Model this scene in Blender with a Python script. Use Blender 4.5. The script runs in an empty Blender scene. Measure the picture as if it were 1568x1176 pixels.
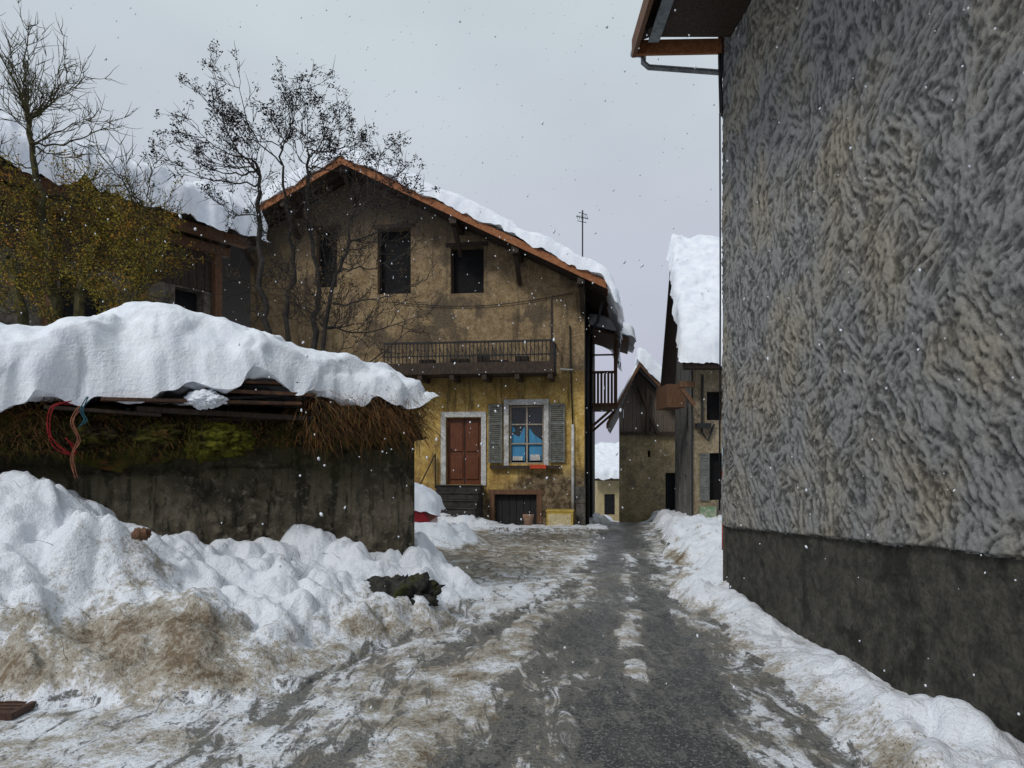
import bpy, bmesh, math, random, numpy as np
from mathutils import Vector, Matrix
random.seed(7)
sc = bpy.context.scene
F=1132.4; EYE=1.6; HZ=700.0; CX=784.0
def W(px,py,d): return Vector(((px-CX)/F*d, d, EYE+(HZ-py)/F*d))

# ------------------------------------------------------------------ numpy noise
def _h(ix,iy,iz,s):
    n=(ix*374761393+iy*668265263+iz*1440662683+s*974711)&0xffffffff
    n=((n^(n>>13))*1274126177)&0xffffffff
    n=((n^(n>>15))*668265263)&0xffffffff
    n=n^(n>>16)
    return n/4294967296.0
def vn(x,y,z=0.0,s=0):
    x,y,z=np.broadcast_arrays(np.asarray(x,float),np.asarray(y,float),np.asarray(z,float))
    ix=np.floor(x).astype(np.int64); iy=np.floor(y).astype(np.int64); iz=np.floor(z).astype(np.int64)
    fx=x-ix; fy=y-iy; fz=z-iz
    fx=fx*fx*(3-2*fx); fy=fy*fy*(3-2*fy); fz=fz*fz*(3-2*fz)
    r=0
    for a in (0,1):
        wa=fx if a else 1-fx
        for b in (0,1):
            wb=fy if b else 1-fy
            for c in (0,1):
                wc=fz if c else 1-fz
                r=r+wa*wb*wc*_h(ix+a,iy+b,iz+c,s)
    return r
def fbm(x,y,z=0.0,o=4,s=0):
    r=0; a=.5; t=0; f=1
    for i in range(o):
        r=r+a*vn(np.asarray(x)*f,np.asarray(y)*f,np.asarray(z)*f,s+i*17); t+=a; a*=.5; f*=2.03
    return r/t
def lumps(x,y,c,s=0):
    x=np.asarray(x)/c; y=np.asarray(y)/c
    ix=np.floor(x).astype(np.int64); iy=np.floor(y).astype(np.int64); best=np.zeros_like(x)
    for a in (-1,0,1):
        for b in (-1,0,1):
            cx=ix+a+_h(ix+a,iy+b,0,s); cy=iy+b+_h(ix+a,iy+b,1,s); r=.3+.5*_h(ix+a,iy+b,2,s)
            best=np.maximum(best,np.sqrt(np.maximum(0,r*r-(x-cx)**2-(y-cy)**2)))
    return best*c
def ss(a,b,x):
    t=np.clip((x-a)/(b-a),0,1); return t*t*(3-2*t)

# ------------------------------------------------------------------ mesh helpers
def empty(name,loc=(0,0,0)):
    e=bpy.data.objects.new(name,None); sc.collection.objects.link(e); e.empty_display_size=.2
    return e
def mkobj(name,v,f,mats,parent=None,smooth=False,mi=None):
    me=bpy.data.meshes.new(name); me.from_pydata(v,[],f)
    for m in (mats if isinstance(mats,(list,tuple)) else [mats]): me.materials.append(m)
    if mi is not None: me.polygons.foreach_set('material_index',mi)
    if smooth: me.polygons.foreach_set('use_smooth',[True]*len(me.polygons))
    me.update()
    o=bpy.data.objects.new(name,me); sc.collection.objects.link(o)
    if parent: o.parent=parent
    return o
def gridfaces(n,m,off=0,flip=False):
    i=np.arange(n-1)[:,None]*m+np.arange(m-1)[None,:]+off
    q=np.stack([i,i+m,i+m+1,i+1],-1).reshape(-1,4)
    if flip: q=q[:,::-1]
    return q.tolist()
class B:
    def __init__(s): s.v=[]; s.f=[]; s.m=[]
    def add(s,v,f,mi=0):
        o=len(s.v); s.v+= [tuple(p) for p in v]; s.f+=[tuple(i+o for i in q) for q in f]; s.m+=[mi]*len(f)
    def box(s,p,a,b,c,mi=0):
        p=Vector(p);a=Vector(a);b=Vector(b);c=Vector(c)
        v=[p,p+a,p+a+b,p+b,p+c,p+a+c,p+a+b+c,p+b+c]
        f=[(0,3,2,1),(4,5,6,7),(0,1,5,4),(1,2,6,5),(2,3,7,6),(3,0,4,7)]
        if a.cross(b).dot(c)<0: f=[q[::-1] for q in f]
        s.add(v,f,mi)
    def bx(s,x0,x1,y0,y1,z0,z1,mi=0):
        s.box((x0,y0,z0),(x1-x0,0,0),(0,y1-y0,0),(0,0,z1-z0),mi)
    def beam(s,p,q,w,h,mi=0,up=(0,0,1)):
        p=Vector(p);q=Vector(q);d=(q-p); n=d.normalized(); x=n.cross(Vector(up))
        if x.length<1e-3: x=n.cross(Vector((0,1,0)))
        x.normalize(); u=x.cross(n)
        s.box(p-x*w/2-u*h/2,d,x*w,u*h,mi)
    def tube(s,pts,rad,k=6,mi=0,cap=True):
        pts=[Vector(p) for p in pts]; n=len(pts)
        if not isinstance(rad,(list,tuple)): rad=[rad]*n
        o=len(s.v); prev=None
        for i,p in enumerate(pts):
            d=(pts[min(i+1,n-1)]-pts[max(i-1,0)])
            if d.length<1e-6: d=Vector((0,0,1))
            d.normalize()
            if prev is None:
                x=d.cross(Vector((.31,.87,.2)));
                if x.length<.05: x=d.cross(Vector((1,0,0)))
            else: x=prev-d*prev.dot(d)
            x.normalize(); prev=x; y=d.cross(x)
            for j in range(k):
                t=2*math.pi*j/k; s.v.append(tuple(p+(x*math.cos(t)+y*math.sin(t))*rad[i]))
        for i in range(n-1):
            for j in range(k):
                a=o+i*k+j; b=o+i*k+(j+1)%k
                s.f.append((a,b,b+k,a+k)); s.m.append(mi)
        if cap:
            s.f.append(tuple(o+j for j in range(k))[::-1]); s.m.append(mi)
            s.f.append(tuple(o+(n-1)*k+j for j in range(k))); s.m.append(mi)
    def obj(s,name,mats,parent=None,smooth=False,bevel=0):
        o=mkobj(name,s.v,s.f,mats,parent,smooth,s.m)
        if bevel:
            md=o.modifiers.new('b','BEVEL'); md.width=bevel; md.segments=2; md.limit_method='ANGLE'
        return o

# ------------------------------------------------------------------ material helpers
def nd(nt,t,ins=None,**pr):
    n=nt.nodes.new(t)
    for k,v in pr.items(): setattr(n,k,v)
    for k,v in (ins or {}).items():
        if isinstance(v,bpy.types.NodeSocket): nt.links.new(v,n.inputs[k])
        else: n.inputs[k].default_value=v
    return n
def c4(c): return (c[0],c[1],c[2],1)
def mixc(nt,f,a,b,blend='MIX'):
    a=c4(a) if isinstance(a,tuple) else a; b=c4(b) if isinstance(b,tuple) else b
    return nd(nt,'ShaderNodeMix',{0:f,6:a,7:b},data_type='RGBA',blend_type=blend).outputs[2]
def mth(nt,op,a,b=0.0,clamp=False):
    return nd(nt,'ShaderNodeMath',{0:a,1:b},operation=op,use_clamp=clamp).outputs[0]
def mr(nt,v,a,b,c=0.0,d=1.0):
    return nd(nt,'ShaderNodeMapRange',{0:v,1:a,2:b,3:c,4:d},interpolation_type='SMOOTHSTEP').outputs[0]
def noi(nt,vec,sc_,det=4,rg=.55,dist=0):
    return nd(nt,'ShaderNodeTexNoise',{'Vector':vec,'Scale':sc_,'Detail':det,'Roughness':rg,'Distortion':dist}).outputs[0]
def mapv(nt,vec,scale=(1,1,1),rot=(0,0,0)):
    return nd(nt,'ShaderNodeMapping',{'Vector':vec,'Scale':scale,'Rotation':rot}).outputs[0]
def newmat(name):
    m=bpy.data.materials.new(name); m.use_nodes=True; nt=m.node_tree
    b=nt.nodes['Principled BSDF']; pos=nd(nt,'ShaderNodeNewGeometry').outputs['Position']
    return m,nt,b,pos
def setb(nt,b,**k):
    for n,v in k.items():
        n=n.replace('_',' ')
        if isinstance(v,bpy.types.NodeSocket): nt.links.new(v,b.inputs[n])
        else: b.inputs[n].default_value=v
def bump(nt,b,h,st=.5,d=.02):
    n=nd(nt,'ShaderNodeBump',{'Strength':st,'Distance':d,'Height':h}); nt.links.new(n.outputs[0],b.inputs['Normal']); return n
def simple(name,c1,c2,scale=6,rough=.8,bs=.5,bd=.01,stretch=(1,1,1),rot=(0,0,0),c3=None,spec=.3,metal=0.0):
    m,nt,b,pos=newmat(name); v=mapv(nt,pos,stretch,rot)
    n1=noi(nt,v,scale,5,.6)
    col=mixc(nt,mr(nt,n1,.32,.68),c1,c2)
    if c3: col=mixc(nt,mr(nt,noi(nt,pos,scale*.35,4,.7),.52,.66),col,c3)
    n2=noi(nt,v,scale*5,2,.6)
    col=mixc(nt,mr(nt,n2,.3,.75),col,mixc(nt,1.0,col,(.55,.55,.55),'MULTIPLY'))
    setb(nt,b,Base_Color=col,Roughness=rough,Specular_IOR_Level=spec,Metallic=metal)
    if bs>0: bump(nt,b,n1,bs,bd)
    return m

def snow_mat(name,attr=True):
    m,nt,b,pos=newmat(name)
    n1=noi(nt,pos,3.5,5,.66); n2=noi(nt,pos,28,4,.7)
    if attr:
        S=nd(nt,'ShaderNodeAttribute',attribute_name='snow').outputs['Fac']
        D=nd(nt,'ShaderNodeAttribute',attribute_name='dirt').outputs['Fac']
        st=noi(nt,mapv(nt,pos,(1.0,.34,1),(0,0,math.radians(9))),7.5,8,.74,1.0)
        raw=mth(nt,'ADD',S,mth(nt,'ADD',mth(nt,'MULTIPLY',mth(nt,'SUBTRACT',st,.5),2.2),mth(nt,'MULTIPLY',mth(nt,'SUBTRACT',n2,.5),.9)))
        cov=mr(nt,raw,.42,.62)
        d=mth(nt,'ADD',D,mth(nt,'ADD',mth(nt,'MULTIPLY',mth(nt,'SUBTRACT',n1,.5),1.9),mth(nt,'MULTIPLY',mth(nt,'SUBTRACT',n2,.5),.8)))
        snow=mixc(nt,mr(nt,d,.20,.70),(.80,.83,.89),(.38,.34,.28))
        snow=mixc(nt,mr(nt,d,.66,1.05),snow,(.16,.112,.065))
        sp=noi(nt,pos,75,1,.5)
        snow=mixc(nt,mth(nt,'MULTIPLY',mr(nt,sp,.62,.70),mr(nt,d,.1,.6,.2,.9)),snow,(.08,.06,.04))
        vor=nd(nt,'ShaderNodeTexVoronoi',{'Vector':pos,'Scale':95.0}).outputs['Color']
        vs=nd(nt,'ShaderNodeSeparateColor',{0:vor}).outputs[0]
        asp=mixc(nt,mr(nt,n1,.35,.65),(.034,.035,.038),(.074,.073,.070))
        asp=mixc(nt,mr(nt,vs,.76,.97),asp,(.24,.24,.23))
        sl=mixc(nt,n1,(.12,.12,.115),(.25,.235,.205))
        asp=mixc(nt,mr(nt,raw,.14,.44),asp,sl)
        col=mixc(nt,cov,asp,snow)
        rg=nd(nt,'ShaderNodeMix',{0:cov,2:mr(nt,n1,.4,.62,.18,.48),3:.6}).outputs[0]
        setb(nt,b,Base_Color=col,Roughness=rg,Specular_IOR_Level=.45)
        h=mth(nt,'ADD',mth(nt,'MULTIPLY',cov,.55),mth(nt,'MULTIPLY',n2,1.0))
        bump(nt,b,h,.8,.030)
    else:
        col=mixc(nt,mr(nt,n1,.35,.75),(.83,.86,.91),(.70,.74,.82))
        setb(nt,b,Base_Color=col,Roughness=.6,Specular_IOR_Level=.25)
        bump(nt,b,mth(nt,'ADD',n2,mth(nt,'MULTIPLY',n1,1.5)),.45,.028)
    return m
M_ground=snow_mat('slushy_ground'); M_snow=snow_mat('clean_snow',False)

def wood(name,c1,c2,ax=(1,1,1),rough=.75): return simple(name,c1,c2,9,rough,.6,.006,ax)
M_wooddk=wood('dark_wood',(.030,.020,.015),(.07,.047,.032),(4,4,1))
M_woodbr=wood('brown_wood',(.11,.055,.030),(.21,.11,.06),(5,5,.6))
M_fascia=wood('orange_fascia',(.27,.095,.035),(.40,.165,.07),(2,2,2))
M_greywood=wood('weathered_planks',(.13,.105,.085),(.25,.20,.155),(9,9,.5))
M_door=wood('door_wood',(.10,.030,.014),(.20,.07,.03),(9,9,.6),.45)
M_dark=simple('dark_interior',(.006,.006,.007),(.012,.012,.013),4,.9,0)
M_metal=simple('dark_iron',(.012,.012,.014),(.03,.03,.03),20,.5,0)
M_zinc=simple('zinc_pipe',(.16,.17,.18),(.28,.29,.30),10,.4,0,metal=.3)
M_white=simple('white_paint',(.50,.50,.48),(.70,.70,.68),6,.7,.3,.004,c3=(.36,.33,.28))

# ------------------------------------------------------------------ world, sun, camera
w=bpy.data.worlds.new('World'); sc.world=w; w.use_nodes=True; nt=w.node_tree
bg=nt.nodes['Background']
sky=nd(nt,'ShaderNodeTexSky',sky_type='NISHITA'); sky.sun_disc=False
sky.sun_elevation=math.radians(42); sky.sun_rotation=math.radians(215); sky.dust_density=4
hs=nd(nt,'ShaderNodeHueSaturation',{'Saturation':.25,'Color':sky.outputs[0]}).outputs[0]
tc=nd(nt,'ShaderNodeTexCoord').outputs['Generated']
z=nd(nt,'ShaderNodeSeparateXYZ',{0:tc}).outputs[2]
grad=mixc(nt,mr(nt,z,.02,.62),(4.9,5.05,6.25),(6.2,7.0,7.45))
cl=noi(nt,mapv(nt,tc,(1,1,2.2)),1.6,4,.5)
grad=mixc(nt,mr(nt,cl,.3,.7),mixc(nt,1.0,grad,(.90,.90,.92),'MULTIPLY'),mixc(nt,1.0,grad,(1.06,1.06,1.05),'MULTIPLY'))
nt.links.new(mixc(nt,.90,hs,grad),bg.inputs[0]); bg.inputs[1].default_value=.1
sl=bpy.data.lights.new('sun','SUN'); sl.energy=1.4; sl.angle=math.radians(12); sl.color=(1,.97,.93)
so=bpy.data.objects.new('sun',sl); sc.collection.objects.link(so)
az=math.radians(215); el=math.radians(42)
dv=Vector((math.sin(az)*math.cos(el),math.cos(az)*math.cos(el),math.sin(el)))
so.rotation_euler=dv.to_track_quat('Z','Y').to_euler(); so.location=(0,0,30)
cam=bpy.data.cameras.new('camera'); co=bpy.data.objects.new('camera',cam); sc.collection.objects.link(co)
co.location=(0,0,EYE); co.rotation_euler=(math.radians(90),0,0); cam.lens=26; cam.sensor_width=36
cam.shift_y=(HZ-588)/1568; cam.clip_end=2000; cam.clip_start=.05; sc.camera=co
sc.view_settings.view_transform='Standard'; sc.view_settings.look='None'; sc.view_settings.exposure=0

# ------------------------------------------------------------------ terrain
A0=np.array([-4.36,6.3]); SD=np.array([.826,.564]); SN=np.array([.564,-.826])
def gy(y): return np.interp(y,[-60,7,12,20,28,35,60,400],[0,0,-.08,-.33,-.85,-1.5,-3.5,-9])
def cen(y): return np.interp(y,[0,3.8,6,9,13,20,35,60],[.2,.5,.82,1.30,1.95,3.05,5.4,9.4])
def bank_left(x,y):
    wx=x+(fbm(x*1.3,y*1.3,0,4,5)-.5)*.6; wy=y+(fbm(x*1.3,y*1.3,0,4,9)-.5)*.6
    px=wx-A0[0]; py=wy-A0[1]
    s=px*SD[0]+py*SD[1]; t=px*SN[0]+py*SN[1]
    d1=np.where(s<=3.9, np.maximum(t,0), 1e3); s1=s
    qx=s-3.9; q=-t
    d2=np.where(q>=0, np.maximum(qx,0), np.hypot(np.maximum(qx,0),t)); d2=np.where(s>3.9,d2,1e3)
    s2=3.9+np.maximum(q,0)
    dd=np.minimum(d1,d2); sp=np.where(d1<=d2,s1,s2)
    hw=np.interp(sp,[-3,0,.475,1,1.56,2.0,2.7,3.4,3.9,4.5,6.5,8,10],[1.62,1.42,1.28,1.00,.52,.62,.66,.50,.38,.72,.8,.65,.2])
    tf=np.interp(sp,[-3,0,.5,1,1.56,2.3,3.2,3.9,4.5,6.5,10],[2.1,1.95,2.15,2.65,2.7,2.3,1.65,.9,.75,.8,.8])
    r=dd/tf
    base=hw*(np.where(r<1,1-np.clip(r,0,1)**1.6,-(r-1)*1.6))
    return base,sp,dd/tf
def bank_right(x,y):
    wx=x+(fbm(x*1.6,y*1.6,0,4,25)-.5)*.5
    wall=2.43+(8.4-y)*.0472
    L=np.interp(y,[0,3.8,4.6,6,7,8.4,9.2,10.5,12,15,18],[.95,.9,.8,.66,.52,.5,.65,.35,.9,.8,.6])
    wall=np.where(y>8.6,np.interp(y,[8.6,9.5,12,18,25],[2.45,2.75,3.45,4.5,5.6]),wall)
    Hh=np.interp(y,[0,3.6,4.2,5,7,8.3,9.3,10.5,12.5,14.5,18],[.16,.15,.10,.08,.08,.16,.36,.26,.38,.2,.1])
    r=(wall-wx)/L
    hump=np.where(y<8.3,.35+1.2*ss(0,.4,r),1.0)
    return Hh*hump*np.where(r<1,1-np.clip(r,0,1)**1.8,-(r-1)*2.5), r
def house_bank(x,y):
    yy=(x-1.96)*.139+(y-20)*.990+ (fbm(x*1.2,y*1.2,0,3,44)-.5)*.8
    a=-(x-1.96)*.990+(y-20)*.139
    hgt=np.interp(a,[-1,-.4,0,2.2,3.0,4.5,9,10],[0,.15,.10,.12,.36,.5,.5,0])
    h=hgt*ss(-2.4,-1.3,yy)*(1-ss(-.7,-.1,yy)*(a<2.9))
    car=.44*np.exp(-((x+1.9)/.85)**4-((y-13.75)/.7)**2)+.40*np.exp(-((x+1.15)/.45)**2-((y-15)/.9)**2)
    return np.maximum(h,car)
def far_bank(x,y):
    c=cen(y); u=x-c+(fbm(x*1.5,y*1.5,0,3,61)-.5)*.6
    return .35*ss(.75,1.3,u)*ss(10,12,y)+.25*ss(-.75,-1.3,u)*ss(20,22,y)
def detail(x,y,m,amp=1):
    wx=x+(fbm(x*4,y*4,0,3,71)-.5)*.22; wy=y+(fbm(x*4,y*4,0,3,72)-.5)*.22
    g=ss(.35,.65,fbm(x*1.7,y*1.7,0,2,73)); h=ss(.38,.62,fbm(x*2.6,y*2.6,0,2,74))
    l=lumps(wx,wy,.50,11)*.58*g+lumps(wx,wy,.24,12)*.50*h+lumps(wx,wy,.10,13)*.38*(1-.6*g)
    return m*amp*(l+(fbm(x*6,y*6,0,3,14)-.5)*.09+(fbm(x*16,y*16,0,3,15)-.5)*.03+(fbm(x*2.2,y*2.2,0,3,16)-.5)*.26-.05)
def road_attr(x,y):
    c=cen(y); hw=np.interp(y,[2,3.8,6,9,13,20],[.78,.76,.72,.52,.42,.5])
    u=x-c; edge=(fbm(x*3,y*1.2,0,4,31)-.5)*.6
    asph=1-ss(hw-.25,hw+.25,np.abs(u)+edge)
    S=.55*(1-asph)+.11+(fbm(x*.9,y*.5,0,3,35)-.5)*.45
    strip=np.exp(-((u-.13+edge*.5)/.13)**2)*ss(4.2,5.2,y)*(1-ss(12,15,y)); S=np.where(asph>.2,S+.60*strip*(fbm(x*3,y*2.5,0,3,33)*1.9-.25),S)
    strip2=np.exp(-((u+.30+edge*.4)/.22)**2)*ss(2.5,3.4,y)*(1-ss(5.2,6.4,y)); S=S+.48*strip2
    D=.42+(fbm(x*1.2,y*.6,0,3,36)-.5)*.5
    r1=np.interp(y,[2,3.8,5.85,7,9,11],[-1.5,-1.0,-.49,-.12,.62,1.1])
    rut=np.exp(-((x-r1+edge*.45)/.13)**2)*(1-ss(9,11,y))*ss(.42,.6,fbm(x*.8,y*.8,0,2,37)+.08); S=S-.34*rut*(1-asph)
    r2=r1-.75; rut2=np.exp(-((x-r2+edge*.7)/.2)**2)*(1-ss(7,8,y)); S=S-.14*rut2
    r3=c+hw+.42; rut3=np.exp(-((x-r3+edge*.4)/.12)**2)*ss(3,4,y); S=S-.22*rut3
    light=np.exp(-((x-(r1+.38))/.26)**2)*(1-ss(10,12,y)); S=S+.28*light; D=D+.16*light
    pl=ss(9,11,y)*(1-ss(17.2,18.3,y))*ss(-.5,-.9,u); S=S-.02*pl; D=D+.26*pl
    lf=ss(-.9,-1.5,x)*(1-ss(5.2,6,y)); D=D-.10*lf
    return S,D
def road_h(x,y):
    S,D=road_attr(x,y); c=cen(y)
    return (S-.3)*.05*(.4+fbm((x-c)*6,y*1.1,0,4,81))+ (fbm(x*7,y*4,0,4,82)-.5)*.05*np.clip(S,0,1) + lumps(x,y,.10,83)*.18*np.clip(S,0,1)*ss(.42,.60,fbm(x*1.3,y*1.3,0,2,84))
def attrs(x,y,hl,sp,rl,hr,rr,hb,hf):
    S,D=road_attr(x,y)
    m=ss(0.0,.14,hl); S=np.maximum(S,m*1.9)
    Dl=.0+.50*ss(.50,.95,rl)*(1-ss(3.0,4.2,sp))+.22*ss(.7,1,rl)+(fbm(x*1.5,y*1.5,0,3,38)-.5)*.7*ss(.2,.6,rl)
    patch=np.exp(-(((x+2.45)/.65)**2+((y-5.30)/.5)**2)); Dl=Dl+.42*patch
    patch2=np.exp(-(((x+3.0)/.22)**2+((y-6.1)/.2)**2)); Dl=Dl+.4*patch2
    D=D*(1-m)+Dl*m
    m=ss(0.0,.06,hr); S=np.maximum(S,m*1.9); Dr=.06+.50*ss(.40,.95,rr)+.35*ss(9.8,11.5,y)*(1-ss(14,16,y)); D=D*(1-m)+Dr*m
    m=ss(0.03,.18,hb+hf); S=np.maximum(S,m*1.9); D=D*(1-m)+.16*m
    far=np.maximum(ss(9,14,np.abs(x-cen(y))),ss(30,40,y)); S=np.maximum(S,far*1.9); D=D*(1-far)+.1*far
    return S,D
def terrain(x,y,bank):
    hl,sp,rl=bank_left(x,y); hr,rr=bank_right(x,y); hb=house_bank(x,y); hf=far_bank(x,y)
    S,D=attrs(x,y,hl,sp,rl,hr,rr,hb,hf)
    z=gy(y)+road_h(x,y)
    if bank=='none':
        z=z+hb+hf+detail(x,y,ss(.03,.25,hb+hf),.6)
        z=z-.10*ss(.05,.2,hl)*(np.abs(x)<9)
    elif bank=='left': z=z+hl+detail(x,y,ss(-.04,.3,hl))-.03*(1-ss(-.03,.03,hl))
    else: z=z+hr+detail(x,y,ss(-.01,.12,hr),.55)-.03*(1-ss(-.03,.02,hr))
    return z,S,D
def terr_obj(name,xs,ys,bank):
    X,Y=np.meshgrid(xs,ys,indexing='ij'); Z,S,D=terrain(X,Y,bank)
    v=np.stack([X,Y,Z],-1).reshape(-1,3)
    o=mkobj(name,v.tolist(),gridfaces(len(xs),len(ys)),M_ground,None,True)
    for n,a in (('snow',S),('dirt',D)):
        at=o.data.attributes.new(n,'FLOAT','POINT'); at.data.foreach_set('value',np.ascontiguousarray(a.reshape(-1),dtype=np.float32))
    return o
xs=np.concatenate([-np.geomspace(300,6.6,30),np.arange(-6.5,6.5,.03),np.geomspace(6.6,300,30)])
ys=np.concatenate([np.linspace(-60,1.5,14),1.6*np.exp(np.arange(0,math.log(60/1.6),.0085)),np.geomspace(63,900,16)])
terr_obj('ground',xs,ys,'none')
terr_obj('snow_bank',np.arange(-7.5,.9,.018),np.arange(3.1,14.5,.02),'left')
terr_obj('snow_bank',np.arange(1.1,4.4,.018),np.arange(2.2,14,.022),'right')

# ------------------------------------------------------------------ generic slab of snow / soil
def slab(name,Pf,u0,u1,v0,v1,thick,r,du,mat,parent,seed=0,edge=.1,top=.25,droop=.08,fine=.03):
    nu=int((u1-u0)/du)+2; nv=int((v1-v0)/du)+2
    tu=np.linspace(0,1,nu); tv=np.linspace(0,1,nv)
    U,V=np.meshgrid(u0+(u1-u0)*tu,v0+(v1-v0)*tv,indexing='ij')
    eu=np.minimum(U-u0,u1-U); ev=np.minimum(V-v0,v1-V)
    e=np.where((eu<r)&(ev<r), r-np.hypot(np.maximum(r-eu,0),np.maximum(r-ev,0)), np.minimum(eu,ev)); e=np.maximum(e,0)
    q=np.clip(e/r,0,1)
    prof=np.sqrt(1-(1-q)**2.6)
    k=(fbm(U*1.7,V*1.7,0,3,seed+3)-.5)*2*edge
    uu=U+np.where(U>(u0+u1)/2,1,-1)*k*(eu<=ev)*(1-q); vv=V+np.where(V>(v0+v1)/2,1,-1)*k*(ev<eu)*(1-q)
    x,y,z=Pf(uu,vv); th=thick(U,V) if callable(thick) else thick
    zb=z-droop*(fbm(U*3,V*3,0,3,seed+6)*2-.7)*(1-q)**1.5
    f1=fbm(U*1.1,V*1.1,0,3,seed+7)-.5
    zt=zb+prof*th*(1+f1*top*2)
    def disp(x,y,z):
        a=fine*2.2; o=[]
        for i in range(3):
            o.append((fbm(x*2.4,y*2.4,z*3.2,2,seed+20+i)-.5)*a*2.0+(fbm(x*8,y*8,z*9,2,seed+30+i)-.5)*a*.8)
        return x+o[0],y+o[1],z+o[2]
    n=nu*nv
    x1,y1,z1=disp(x,y,zt); x2,y2,z2=disp(x,y,zb)
    v=np.concatenate([np.stack([x1,y1,z1],-1).reshape(-1,3),np.stack([x2,y2,z2],-1).reshape(-1,3)])
    fl=(x[-1,0]-x[0,0])*(y[0,-1]-y[0,0])-(y[-1,0]-y[0,0])*(x[0,-1]-x[0,0])<0
    f=gridfaces(nu,nv,0,fl)+gridfaces(nu,nv,n,not fl)
    return mkobj(name,v.tolist(),f,mat,parent,True)

# ------------------------------------------------------------------ stone shed with snow cap (left)
shed=empty('stone_shed')
def SP(s,t,z): return Vector((A0[0]+SD[0]*s+SN[0]*t, A0[1]+SD[1]*s+SN[1]*t, z))
m,nt,b,pos=newmat('old_render')
n1=noi(nt,pos,2.3,6,.65); n2=noi(nt,pos,14,5,.7); st=noi(nt,mapv(nt,pos,(5,5,.5)),2.2,5,.6)
col=mixc(nt,mr(nt,n1,.38,.60),(.085,.072,.050),(.26,.215,.15))
col=mixc(nt,mr(nt,st,.48,.64,0,.9),col,(.034,.032,.024))
col=mixc(nt,mr(nt,n2,.54,.70),col,(.32,.28,.21))
zz=nd(nt,'ShaderNodeSeparateXYZ',{0:pos}).outputs[2]
col=mixc(nt,mth(nt,'MULTIPLY',mr(nt,mth(nt,'ADD',zz,mth(nt,'MULTIPLY',n1,1.4)),1.75,2.4),.85),col,(.040,.040,.016))
setb(nt,b,Base_Color=col,Roughness=.9,Specular_IOR_Level=.2)
bump(nt,b,mth(nt,'ADD',n2,mth(nt,'MULTIPLY',n1,1.5)),1.0,.05)
M_render=m
def topz(s): return np.interp(s,[-4,0,1.5,3.9],[1.6,1.68,1.74,1.86])
S_=np.arange(-4.6,3.901,.02); T_=np.linspace(0,1,100)
SS,TT=np.meshgrid(S_,T_,indexing='ij'); ZZ=-.2+TT*(topz(SS)+.2)
wS=SS+(fbm(SS*3,ZZ*3,0,2,75)-.5)*.12; wZ=ZZ+(fbm(SS*3,ZZ*3,0,2,76)-.5)*.12
row=np.floor(wZ/.30); cs=(wS+row*.27)/.55; jx=np.abs(cs-np.round(cs))*.55; jz=np.abs(wZ/.30-np.round(wZ/.30))*.30
jt=np.exp(-(np.minimum(jx,jz)/.018)**2)*ss(.42,.62,fbm(SS*1.5,ZZ*1.5,0,3,77))
off=(fbm(SS*2,ZZ*2,0,4,91)-.5)*.18+(fbm(SS*9,ZZ*9,0,4,92)-.5)*.07+.07*ss(1.6,1.52,SS+.08*(fbm(ZZ*4,ZZ*2,0,2,9)-.5))*ss(1.5,1.4,ZZ)-.03*jt-.03*ss(.55,.58,fbm(SS*2.2,ZZ*2.2,0,4,78))
v=np.stack([A0[0]+SD[0]*SS+SN[0]*off,A0[1]+SD[1]*SS+SN[1]*off,ZZ],-1).reshape(-1,3)
mkobj('front_wall',v.tolist(),gridfaces(len(S_),100),M_render,shed,True)
b_=B(); 
b_.box(SP(-4.6,-2.55,-.2),SP(3.88,-2.55,-.2)-SP(-4.6,-2.55,-.2),SP(0,-.15,-.2)-SP(0,-2.55,-.2),(0,0,1.85))
b_.box(SP(3.86,-2.5,-.2),SP(3.93,-2.5,-.2)-SP(3.86,-2.5,-.2),SP(0,-.02,0)-SP(0,-2.5,0),(0,0,2.06))
b_.obj('wall_core',M_render,shed)
m,nt,b,pos=newmat('mossy_soil')
n1=noi(nt,pos,5,6,.65)
col=mixc(nt,mr(nt,n1,.42,.6),(.022,.017,.010),(.070,.065,.014)); col=mixc(nt,mr(nt,noi(nt,pos,3.1,4,.6),.52,.66),col,(.13,.06,.020))
setb(nt,b,Base_Color=col,Roughness=.95,Specular_IOR_Level=.1); bump(nt,b,n1,1.0,.06); M_soil=m
def soilP(u,v): 
    return A0[0]+SD[0]*u+SN[0]*v, A0[1]+SD[1]*u+SN[1]*v, topz(u)-.06+0*v
slab('mossy_layer',soilP,-4.6,3.98,-2.6,.2,.40,.25,.035,M_soil,shed,40,.12,.15,.16,.05)
def capz(s): return np.interp(s,[-4,0,.7,1.5,1.9,2.3,2.6,4],[1.95,2.02,2.16,2.26,2.36,2.34,2.22,2.24])
def capP(u,v): return A0[0]+SD[0]*u+SN[0]*v, A0[1]+SD[1]*u+SN[1]*v, capz(u)+0.02*v
def capth(u,v): return np.interp(u,[-4,-.2,.3,.8,1.25,1.9,2.5,3.1,3.6,4.2],[.80,.80,.70,.76,.80,.58,.56,.46,.38,.32])*(1-.12*np.clip(-v-1,0,2))
slab('snow_cap',capP,-4.8,4.04,-2.75,.46,capth,.55,.024,M_snow,shed,50,.18,.10,.20,.042)
b_=B()
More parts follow.
